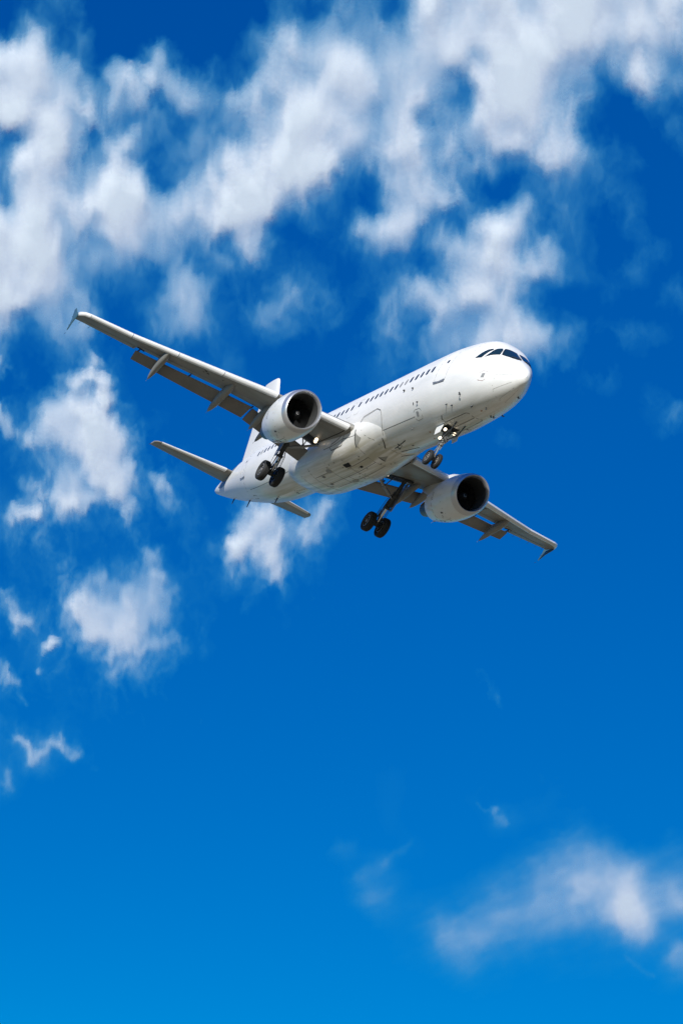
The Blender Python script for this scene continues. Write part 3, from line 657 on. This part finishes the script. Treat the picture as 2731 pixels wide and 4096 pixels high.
top = np.array([5.62, 0, -1.9]); ax = np.array([6.02, 0, -3.55]); d = ax - top; P = lambda u: top + d * u
mb = MB(); mb.tube([P(-.1), P(.15), P(.5), P(.62)], [.10, .11, .10, .085], 16); mb.tube([P(.5), P(.56)], .15, 16); mb.tube([P(.36), P(.42)], .15, 14); mb.tube([P(.38) + [0, -.25, 0], P(.38) + [0, .25, 0]], .07, 10)
mb.tube([P(.46) + [0, -.2, .03], P(.46) + [0, .22, .03]], .06, 10)
mb.build('shock_strut', STEEL, ng)
mb = MB(); mb.tube([P(.6), P(.95)], .055, 14); mb.build('chrome_piston', CHROME, ng)
mb = MB(); mb.tube([ax + [0, -.36, 0], ax + [0, .36, 0]], .05, 12); mb.tube([P(.92), P(1.04)], .09, 12); mb.build('axle', GDARK, ng)
mb = MB(); mb.tube([P(.52) + [.1, 0, 0], P(.74) + [.32, 0, 0]], .03, 8); mb.tube([P(.74) + [.32, 0, 0], P(.94) + [.08, 0, 0]], .03, 8); mb.build('torque_link', STEEL, ng)
mb = MB()
for o in (-.22, .22):
    mb.tube([P(.4) + [0, o * .4, 0], np.array([4.95, o * 1.1, -2.42]), np.array([4.55, o * 1.2, -1.95])], .035, 8); mb.tube([P(.1) + [0, o, 0], P(.42) + [0, o * .5, 0]], .03, 8)
mb.tube([(4.95, -.26, -2.42), (4.95, .26, -2.42)], .03, 8)
mb.build('drag_brace', GDARK, ng)
mb = MB()
for i in range(6):
    o = np.array([random.uniform(-.1, .1), random.uniform(-.12, .12), 0]); mb.tube([P(.1) + o, P(.35) + o * 1.5, P(.6) + o, P(.7) + o * .8], .012, 6)
mb.tube([P(.45) + [-.1, -.18, 0], P(.52) + [-.15, .15, 0], P(.6) + [0, .12, 0]], .02, 6)
mb.build('hydraulic_line', STEEL, ng)
for p, r in ((np.array([5.45, .28, -2.20]), .085), (np.array([5.47, -.28, -2.20]), .085), (P(.42) + np.array([-.12, .26, .0]), .085)):
    mb = MB(); mb.lathe(p, (-.86, .3, -.4), [(-.14, .02), (-.1, r * .8), (.03, r)], 20, mi=1); mb.lathe(p, (-.86, .3, -.4), [(.031, r * .94), (.045, r * .6), (.05, .001)], 20, mi=0)
    mb.build('landing_light', [LAMP, STEEL], ng)
for s in (1, -1):
    V = []; out = [(5.42, -1.93), (5.98, -1.97), (6.0, -2.2), (5.82, -2.52), (5.40, -2.47)]
    for q in (0, .03):
        for x, z in out: V.append((x, s * (.46 + q + .1 * (-z - 1.95)), z))
    n_ = 5; F = [tuple(range(n_))[::-1], tuple(range(n_, 2 * n_))] + [(k, (k + 1) % n_, n_ + (k + 1) % n_, n_ + k) for k in range(n_)]
    MB().add(V, F).build('gear_door', FIN, ng, smooth=False)
    wheel('wheel', ax + [0, s * .265, 0], .375, .215, s, ng)

# ---------------------------------------------------------------- ground
m = bpy.data.materials.new('dry_grass_ground'); m.use_nodes = True
n = m.node_tree.nodes; l = m.node_tree.links; b = n['Principled BSDF']; b.inputs['Roughness'].default_value = .95
tc = n.new('ShaderNodeTexCoord'); t = n.new('ShaderNodeTexNoise'); t.inputs['Scale'].default_value = .05; t.inputs['Detail'].default_value = 8
cr = n.new('ShaderNodeValToRGB'); cr.color_ramp.elements[0].position = .35; cr.color_ramp.elements[0].color = (.315, .248, .125, 1)
cr.color_ramp.elements[1].position = .7; cr.color_ramp.elements[1].color = (.48, .38, .215, 1)
l.new(tc.outputs['Object'], t.inputs[0]); l.new(t.outputs[0], cr.inputs[0]); l.new(cr.outputs[0], b.inputs['Base Color'])
S = 30000
g = ob('ground', [(-S, -S, 0), (S, -S, 0), (S, S, 0), (-S, S, 0)], [(0, 1, 2, 3)], m, None, smooth=False); g['kind'] = 'structure'

# ---------------------------------------------------------------- clouds
ROWS = [
 "01210000000002143215899999988876",
 "04120000000136565546898899887775",
 "68330005100145677577874888765563",
 "88661636431156588787527887652574",
 "86674551544556688667427887530041",
 "76754224134456887664247887510011",
 "26851561353358858666455876511001",
 "47754631345568863567455446642100",
 "48766761454668631167541024421000",
 "38767985557764321057641163322100",
 "78765886556630114675215872210100",
 "88855765323630011442366754110010",
 "88865421314211100111256776210200",
 "88751111631213211126677551001001",
 "65653003641143120234656742000000",
 "41552003531122100141457775211210",
 "20224000202000001231455554200000",
 "50057100013100001121000001011000",
 "10585200000000000000000000000010",
 "52798311001000000000000000000012",
 "34599840000000000000000100000000",
 "11589860000000000000000000000000",
 "14688735001000000000000000000000",
 "24586535000045640000000000000000",
 "45231322103884450000000000000000",
 "11210010016875420000000000000000",
 "00113455112461100000000000000000",
 "20113776210012000000000000000000",
 "53048997200000000000000000000000",
 "42249987110000000000000000000000",
 "03226885310000000000000000000000",
 "41301451000000000000000000000000",
 "23100100000000000000000000000000",
 "00000000000000000000000000000000",
 "53410000000000000000000000000000",
 "26230000000000000000000000000000",
 "30000000000000000010000000000000",
 "10000000000000000010001000000000",
 "00000000000000000010000200000000",
 "00000000000000001001000000222001",
 "00000000000000000210000002354522",
 "00000000000000000120001122457834",
 "00000000000000000111012322358835",
 "00000000000000000011234433236742",
 "00000000000000000010232221012301",
 "00000000000000000000010000001003",
 "00000000000000000000000000000000",
 "10000000000000000000000000000000"]
G = np.array([[int(c) for c in r[:32].ljust(32, '0')] for r in ROWS], float) / 10
rs = np.random.RandomState(11)
def vnoise(x, y, seed):
    r = np.random.RandomState(seed); tab = r.rand(256, 256)
    xi = np.floor(x).astype(int); yi = np.floor(y).astype(int); fx_ = x - xi; fy_ = y - yi
    fx_ = fx_ ** 3 * (fx_ * (fx_ * 6 - 15) + 10); fy_ = fy_ ** 3 * (fy_ * (fy_ * 6 - 15) + 10)
    q = lambda a, b: tab[b % 256, a % 256]
    return (q(xi, yi) * (1 - fx_) + q(xi + 1, yi) * fx_) * (1 - fy_) + (q(xi, yi + 1) * (1 - fx_) + q(xi + 1, yi + 1) * fx_) * fy_ - .5
def fbm(x, y, seed, octv=5, gain=.55):
    s = 0; a = 1; tot = 0
    ca, sa = math.cos(.6), math.sin(.6)
    for o in range(octv):
        s = s + a * vnoise(x, y, seed + o); tot += a; a *= gain; x, y = (x * ca - y * sa) * 2.03 + 7.1, (x * sa + y * ca) * 2.03 + 3.7
    return s / tot * 2
def bspl(t): return ((1 - t) ** 3 / 6, (3 * t ** 3 - 6 * t ** 2 + 4) / 6, (-3 * t ** 3 + 3 * t ** 2 + 3 * t + 1) / 6, t ** 3 / 6)
def crm(t): return (-.5 * t ** 3 + t ** 2 - .5 * t, 1.5 * t ** 3 - 2.5 * t ** 2 + 1, -1.5 * t ** 3 + 2 * t ** 2 + .5 * t, .5 * t ** 3 - .5 * t ** 2)
def cover(u, v):
    x = u / 85.34 - .5; y = v / 85.34 - .5; xi = np.floor(x).astype(int); yi = np.floor(y).astype(int)
    wx_ = [.35 * a + .65 * b for a, b in zip(bspl(x - xi), crm(x - xi))]; wy_ = [.35 * a + .65 * b for a, b in zip(bspl(y - yi), crm(y - yi))]
    s = 0
    for j in range(4):
        for i in range(4): s = s + wy_[j] * wx_[i] * G[np.clip(yi - 1 + j, 0, 47), np.clip(xi - 1 + i, 0, 31)]
    return s
# single puffs and streaks: (path, radius, thickness)
PUFFS = [([(165, 870), (200, 858), (240, 883), (246, 912)], 20, .6), ([(145, 940), (150, 1000)], 44, .8), ([(190, 960), (240, 1015)], 62, .92), ([(225, 1050), (262, 1110)], 58, .85),
  ([(290, 1075)], 38, .7), ([(165, 1110), (158, 1158)], 46, .8), ([(200, 1150)], 30, .6), ([(370, 1092), (386, 1158)], 22, .5), ([(330, 1112)], 22, .3), ([(0, 955), (20, 985)], 24, .55), ([(55, 990), (88, 1022)], 22, .38),
  ([(0, 842)], 28, .55), ([(62, 1130), (40, 1195)], 32, .52), ([(80, 1190)], 22, .4), ([(210, 818), (232, 826)], 14, .38), ([(430, 655), (418, 745)], 38, .62), ([(440, 700)], 30, .5), ([(620, 660), (630, 690)], 28, .4),
  ([(590, 1195)], 50, .88), ([(565, 1240), (530, 1270)], 32, .72), ([(622, 1262), (640, 1310)], 38, .74), ([(560, 1312)], 16, .4), ([(700, 1200)], 42, .36), ([(742, 1165), (715, 1238)], 26, .58), ([(670, 1225)], 30, .5),
  ([(270, 1400)], 82, .95), ([(225, 1425)], 52, .92), ([(322, 1395)], 58, .78), ([(342, 1325), (350, 1285)], 28, .58), ([(228, 1328)], 24, .42), ([(285, 1475)], 54, .74), ([(352, 1468)], 26, .6), ([(305, 1530), (278, 1558)], 24, .48), ([(420, 1480), (395, 1462)], 24, .38),
  ([(18, 1368), (30, 1405)], 26, .5), ([(55, 1418)], 24, .48), ([(32, 1448)], 16, .36), ([(100, 1480), (118, 1462)], 15, .5), ([(98, 1524)], 12, .42), ([(-5, 1532), (25, 1550)], 24, .52), ([(52, 1562)], 14, .32), ([(50, 1590), (62, 1612)], 11, .38),
  ([(30, 1695), (60, 1718), (84, 1738), (106, 1708), (138, 1706), (166, 1734)], 20, .5), ([(12, 1790), (18, 1815)], 18, .52), ([(412, 590), (400, 620)], 14, .3),
  ([(1400, 2010)], 78, .78), ([(1428, 2080)], 58, .88), ([(1338, 2050)], 60, .6), ([(1530, 2060)], 46, .62), ([(1480, 2115)], 44, .5), ([(1325, 1960)], 55, .36), ([(1160, 2105), (1050, 2150)], 70, .52), ([(1260, 2080)], 72, .5), ([(1250, 2030)], 50, .3), ([(1560, 2192)], 36, .4),
  ([(835, 2020), (880, 1990)], 22, .22), ([(880, 1990), (940, 1930)], 9, .16), ([(835, 2050)], 26, .15), ([(1112, 1842), (1140, 1862)], 5, .2), ([(1140, 1862), (1158, 1892)], 7, .26), ([(1430, 2195), (1490, 2240)], 6, .16), ([(785, 1952)], 30, .2), ([(865, 2075)], 36, .18), ([(1110, 1560), (1130, 1600)], 22, .16), ([(455, 1660)], 10, .14), ([(215, 1765)], 10, .16)]
def puffs(u, v):
    u = u / 1.7417; v = v / 1.7417; out = np.zeros_like(u)
    for path, r, am in PUFFS:
        d = np.full(u.shape, 1e9); q = [np.array(p, float) for p in path]
        for a, b in zip(q, q[1:] if len(q) > 1 else q):
            ab = b - a; t = np.clip(((u - a[0]) * ab[0] + (v - a[1]) * ab[1]) / max(ab @ ab, 1e-6), 0, 1)
            d = np.minimum(d, np.hypot(u - a[0] - t * ab[0], v - a[1] - t * ab[1]))
        rr = r * (.78 - .16 * np.clip((v - 1650) / 80, 0, 1) * np.clip((1850 - v) / 60, 0, 1) + .16 * np.clip((v - 1850) / 100, 0, 1)); k = am * (.98 * np.exp(-(d / rr) ** 2.2 * .7) + .09 * np.exp(-(d / (2.4 * r)) ** 2)); k = np.clip(k, 0, .95)
        out = 1 - (1 - out) * (1 - k)
    return np.minimum(out, .97)
STEP = 6.5; MG = 520
ug = np.arange(-MG, 2731 + MG, STEP); vg = np.arange(-MG, 4096 + MG, STEP); U, Vv = np.meshgrid(ug, vg)
low = np.clip((Vv - 2900) / 500, 0, 1); hi = 1 - low
wu = (38 + 10 * hi) * fbm(U / 150, Vv / 170, 5, 3) * (.5 + .5 * hi) + (26 * hi + 12 * low) * fbm(U / 46, Vv / 70, 25, 5, .62)
wv = (44 + 10 * hi) * fbm(U / 150, Vv / 170, 45, 3) * (.5 + .5 * hi) + (34 * hi + 14 * low) * fbm(U / 46, Vv / 70, 65, 5, .62)
solo = np.clip((Vv + .0 * U - 1330) / 140, 0, 1) * np.clip((1500 - U) / 150 + np.clip((Vv - 2000) / 200, 0, 9), 0, 1)
C = cover(U + wu * (1 - .3 * hi), Vv + wv * (1 - .3 * hi)) * 1.33 * (1 - .84 * solo)
C = np.clip(np.maximum(C, 0), 0, 1); C = 1 - (1 - C) * (1 - puffs(U + wu * (.9 + .5 * low), Vv + wv * (.9 + .5 * low)) * (.35 + .65 * solo))
det = fbm((U + wu) / 85, (Vv + wv) / 140, 85, 7, .66)
ru, rv = U * .92 - Vv * .39, U * .39 + Vv * .92
det2 = fbm((ru + wv) / 330, (rv + wu) / 95, 145, 6, .6)
wide = fbm(U / 330, Vv / 420, 185, 3)
D_ = det * hi + det2 * low * .75
C = np.clip(C * (1 + .25 * wide * (1 - solo)), 0, 1)
A = C + D_ * ((.76 + .45 * solo) * hi + .6 * low) * np.sqrt(C) * (1.08 - C) ** .9
A = np.clip((A - .035) / .965, 0, 1)
soft = fbm((U + wu) / 210, (Vv + wv) / 260, 205, 4, .5)
S1 = np.where(A < .5, A * (.60 + .8 * A), A)
S2 = A * A * (3 - 2 * A); S1 = S1 + (np.minimum(S2, 1) - S1) * .5 * solo
A = S1 * hi + low * 1.0 * A ** 1.1
A = np.clip(A * (.90 + .42 * soft), 0, .93)
veil = .17 * np.clip(cover(U + wu * 1.6, Vv + wv * 1.6) * 3.2, 0, 1) * np.clip(.55 + 1.1 * fbm((U + wu) / 190, (Vv + wv) / 300, 245, 6, .62), 0, 1.3) * (.55 + .45 * hi)
A = 1 - (1 - A) * (1 - np.clip(veil, 0, .3))
edge = np.minimum(np.minimum(U + MG, 2731 + MG - U), np.minimum(Vv + MG, 4096 + MG - Vv)); A = A * np.clip(edge / 380, 0, 1) ** 1.5
A[A < .012] = 0
# the map above is laid out over directions of the sky and carried onto a cloud deck
HDECK = 1900.
D = np.stack([(U - PPX) / FPX, (Vv - PPY) / FPX, np.ones_like(U)], -1) @ np.stack([W @ R[0], W @ R[1], W @ R[2]])
Pd = D / D[..., 2:3] * HDECK
cm_ = bpy.data.materials.new('cloud_vapour'); cm_.use_nodes = True
n = cm_.node_tree.nodes; l = cm_.node_tree.links; n.remove(n['Principled BSDF']); out = n['Material Output']
at = n.new('ShaderNodeAttribute'); at.attribute_name = 'vapour'; at.attribute_type = 'GEOMETRY'
df = n.new('ShaderNodeBsdfDiffuse'); tl = n.new('ShaderNodeBsdfTranslucent')
# sky-blue tint put into the colour of thin vapour; thick cores near white
vr = n.new('ShaderNodeMapRange'); vr.interpolation_type = 'SMOOTHSTEP'; vr.inputs[1].default_value = .0; vr.inputs[2].default_value = .66
vm = n.new('ShaderNodeMix'); vm.data_type = 'RGBA'; vm.inputs[6].default_value = (.05, .50, .66, 1); vm.inputs[7].default_value = (.86, .90, .89, 1)
l.new(at.outputs['Fac'], vr.inputs[0]); l.new(vr.outputs[0], vm.inputs[0]); l.new(vm.outputs[2], df.inputs[0]); l.new(vm.outputs[2], tl.inputs[0])
ge = n.new('ShaderNodeNewGeometry'); va = n.new('ShaderNodeVectorMath'); va.operation = 'SCALE'; va.inputs['Scale'].default_value = .45
vb = n.new('ShaderNodeVectorMath'); vb.inputs[1].default_value = tuple(-sw * .8); vc = n.new('ShaderNodeVectorMath'); vc.operation = 'NORMALIZE'
tr = n.new('ShaderNodeBsdfTransparent'); m2 = n.new('ShaderNodeMixShader')
l.new(ge.outputs['Normal'], va.inputs[0]); l.new(va.outputs[0], vb.inputs[0]); l.new(vb.outputs[0], vc.inputs[0]); l.new(vc.outputs[0], tl.inputs['Normal'])
ms = n.new('ShaderNodeMixShader'); ms.inputs[0].default_value = .85
l.new(df.outputs[0], ms.inputs[1]); l.new(tl.outputs[0], ms.inputs[2])
l.new(at.outputs['Fac'], m2.inputs[0]); l.new(tr.outputs[0], m2.inputs[1]); l.new(ms.outputs[0], m2.inputs[2]); l.new(m2.outputs[0], out.inputs['Surface'])
# every cloud grows from its thickest part until it meets its neighbours
import heapq
SEEDS = [('largest cloud bank, spreading bright and hazy across the whole top of the sky', [(300, 700), (250, 1100), (700, 900), (1150, 600), (1500, 250), (1900, 120), (2000, 450), (1550, 800), (450, 450), (60, 300), (2450, 250)]),
         ('pale veil of cloud hanging right behind the cockpit and above the forward fuselage', [(1950, 1150), (2000, 900), (1650, 1200)]),
         ('small oval cloud tuft just above the middle of the raised wing', [(730, 1150), (730, 1250)]),
         ('tall ragged white cloud between the raised wing tip and the left edge, beside the tailplane', [(330, 1600), (420, 1780), (350, 1950)]),
         ('star-shaped white cloud puff directly below the tail and the small tailplane tip', [(1000, 2150), (1020, 2080), (1250, 2090)]),
         ('round solitary cumulus cloud low on the left, thick and white with a drooping tail', [(480, 2500), (420, 2550), (560, 2350)]),
         ('hazy cloud scrap cut off by the left edge beside the round cumulus', [(50, 2420)]),
         ('tiny cloud tuft between the left edge scrap and the round cumulus', [(190, 2560)]),
         ('small fading cloud scrap at the left edge just under the round cumulus', [(40, 2690)]),
         ('wavy boomerang-shaped cloud, lowest but one on the left side', [(130, 3000), (60, 2960)]),
         ('smallest cloud scrap on the left edge, under the wavy boomerang-shaped cloud', [(20, 3120)]),
         ('soft feathery cloud with a long faint tail in the lower right corner', [(2480, 3560), (2200, 3600), (1950, 3720)]),
         ('cloud scrap on the left edge level with the tall ragged cloud', [(20, 1690)]),
         ('low hazy cloud patch near the left edge, under the tall ragged cloud', [(100, 2070)]),
         ('small cloud cut by the right edge below the soft feathery cloud', [(2700, 3870)])]
own = np.full(A.shape, -1); hp_ = []
for k, (lb, pts) in enumerate(SEEDS):
    for (u, v) in pts:
        i, j = int(round((u - ug[0]) / STEP)), int(round((v - vg[0]) / STEP)); w_ = A[j - 3:j + 4, i - 3:i + 4]; dj, di = np.unravel_index(w_.argmax(), w_.shape)
        j, i = j - 3 + dj, i - 3 + di
        if own[j, i] < 0 and A[j, i] > 0: own[j, i] = k; heapq.heappush(hp_, (-A[j, i], j, i))
H_, W_ = A.shape
while hp_:
    a_, j, i = heapq.heappop(hp_)
    for dy, dx in ((1, 0), (-1, 0), (0, 1), (0, -1)):
        y, x = j + dy, i + dx
        if 0 <= y < H_ and 0 <= x < W_ and own[y, x] < 0 and A[y, x] > 0 and (A[y, x] > .045 or -a_ > .045): own[y, x] = own[j, i]; heapq.heappush(hp_, (-A[y, x], y, x))
WISP = len(SEEDS); own[(own < 0) & (A > 0)] = WISP
qa = np.stack([A[:-1, :-1], A[1:, :-1], A[1:, 1:], A[:-1, 1:]]).max(0)
qo = np.stack([own[:-1, :-1], own[1:, :-1], own[1:, 1:], own[:-1, 1:]]).max(0)
def cloud_mesh(k, name):
    jj, ii = np.nonzero((qa > 0) & (qo == k))
    if len(jj) < 3: return None
    ids = {}; V = []; DN = []
    def vid(j, i, top):
        a = A[j, i]; key = (j, i, top if a > 0 else 0)
        if key not in ids:
            ids[key] = len(V); p = Pd[j, i]; z = 9. * a * (1 if top else -.5)
            V.append((p[0], p[1], p[2] + (z if a > 0 else 0))); DN.append(1 - math.sqrt(1 - a))
        return ids[key]
    F = []
    for j, i in zip(jj, ii):
        for top in (0, 1):
            q = [vid(j, i, top), vid(j + 1, i, top), vid(j + 1, i + 1, top), vid(j, i + 1, top)]
            F.append(q if top == 0 else q[::-1])
    me = bpy.data.meshes.new(name); me.from_pydata(V, [], F); me.materials.append(cm_)
    at_ = me.attributes.new('vapour', 'FLOAT', 'POINT'); at_.data.foreach_set('value', np.array(DN, dtype=np.float32))
    me.polygons.foreach_set('use_smooth', [True] * len(F)); me.update()
    o = bpy.data.objects.new(name, me); col.objects.link(o); return o
for k, (lb, _) in enumerate(SEEDS):
    o = cloud_mesh(k, 'cloud')
    if o: o['label'] = lb; o['category'] = 'cloud'
o = cloud_mesh(WISP, 'cloud_wisps')
if o: o['kind'] = 'stuff'; o['label'] = 'thin scattered wisps of cloud against the blue sky'; o['category'] = 'cloud wisps'
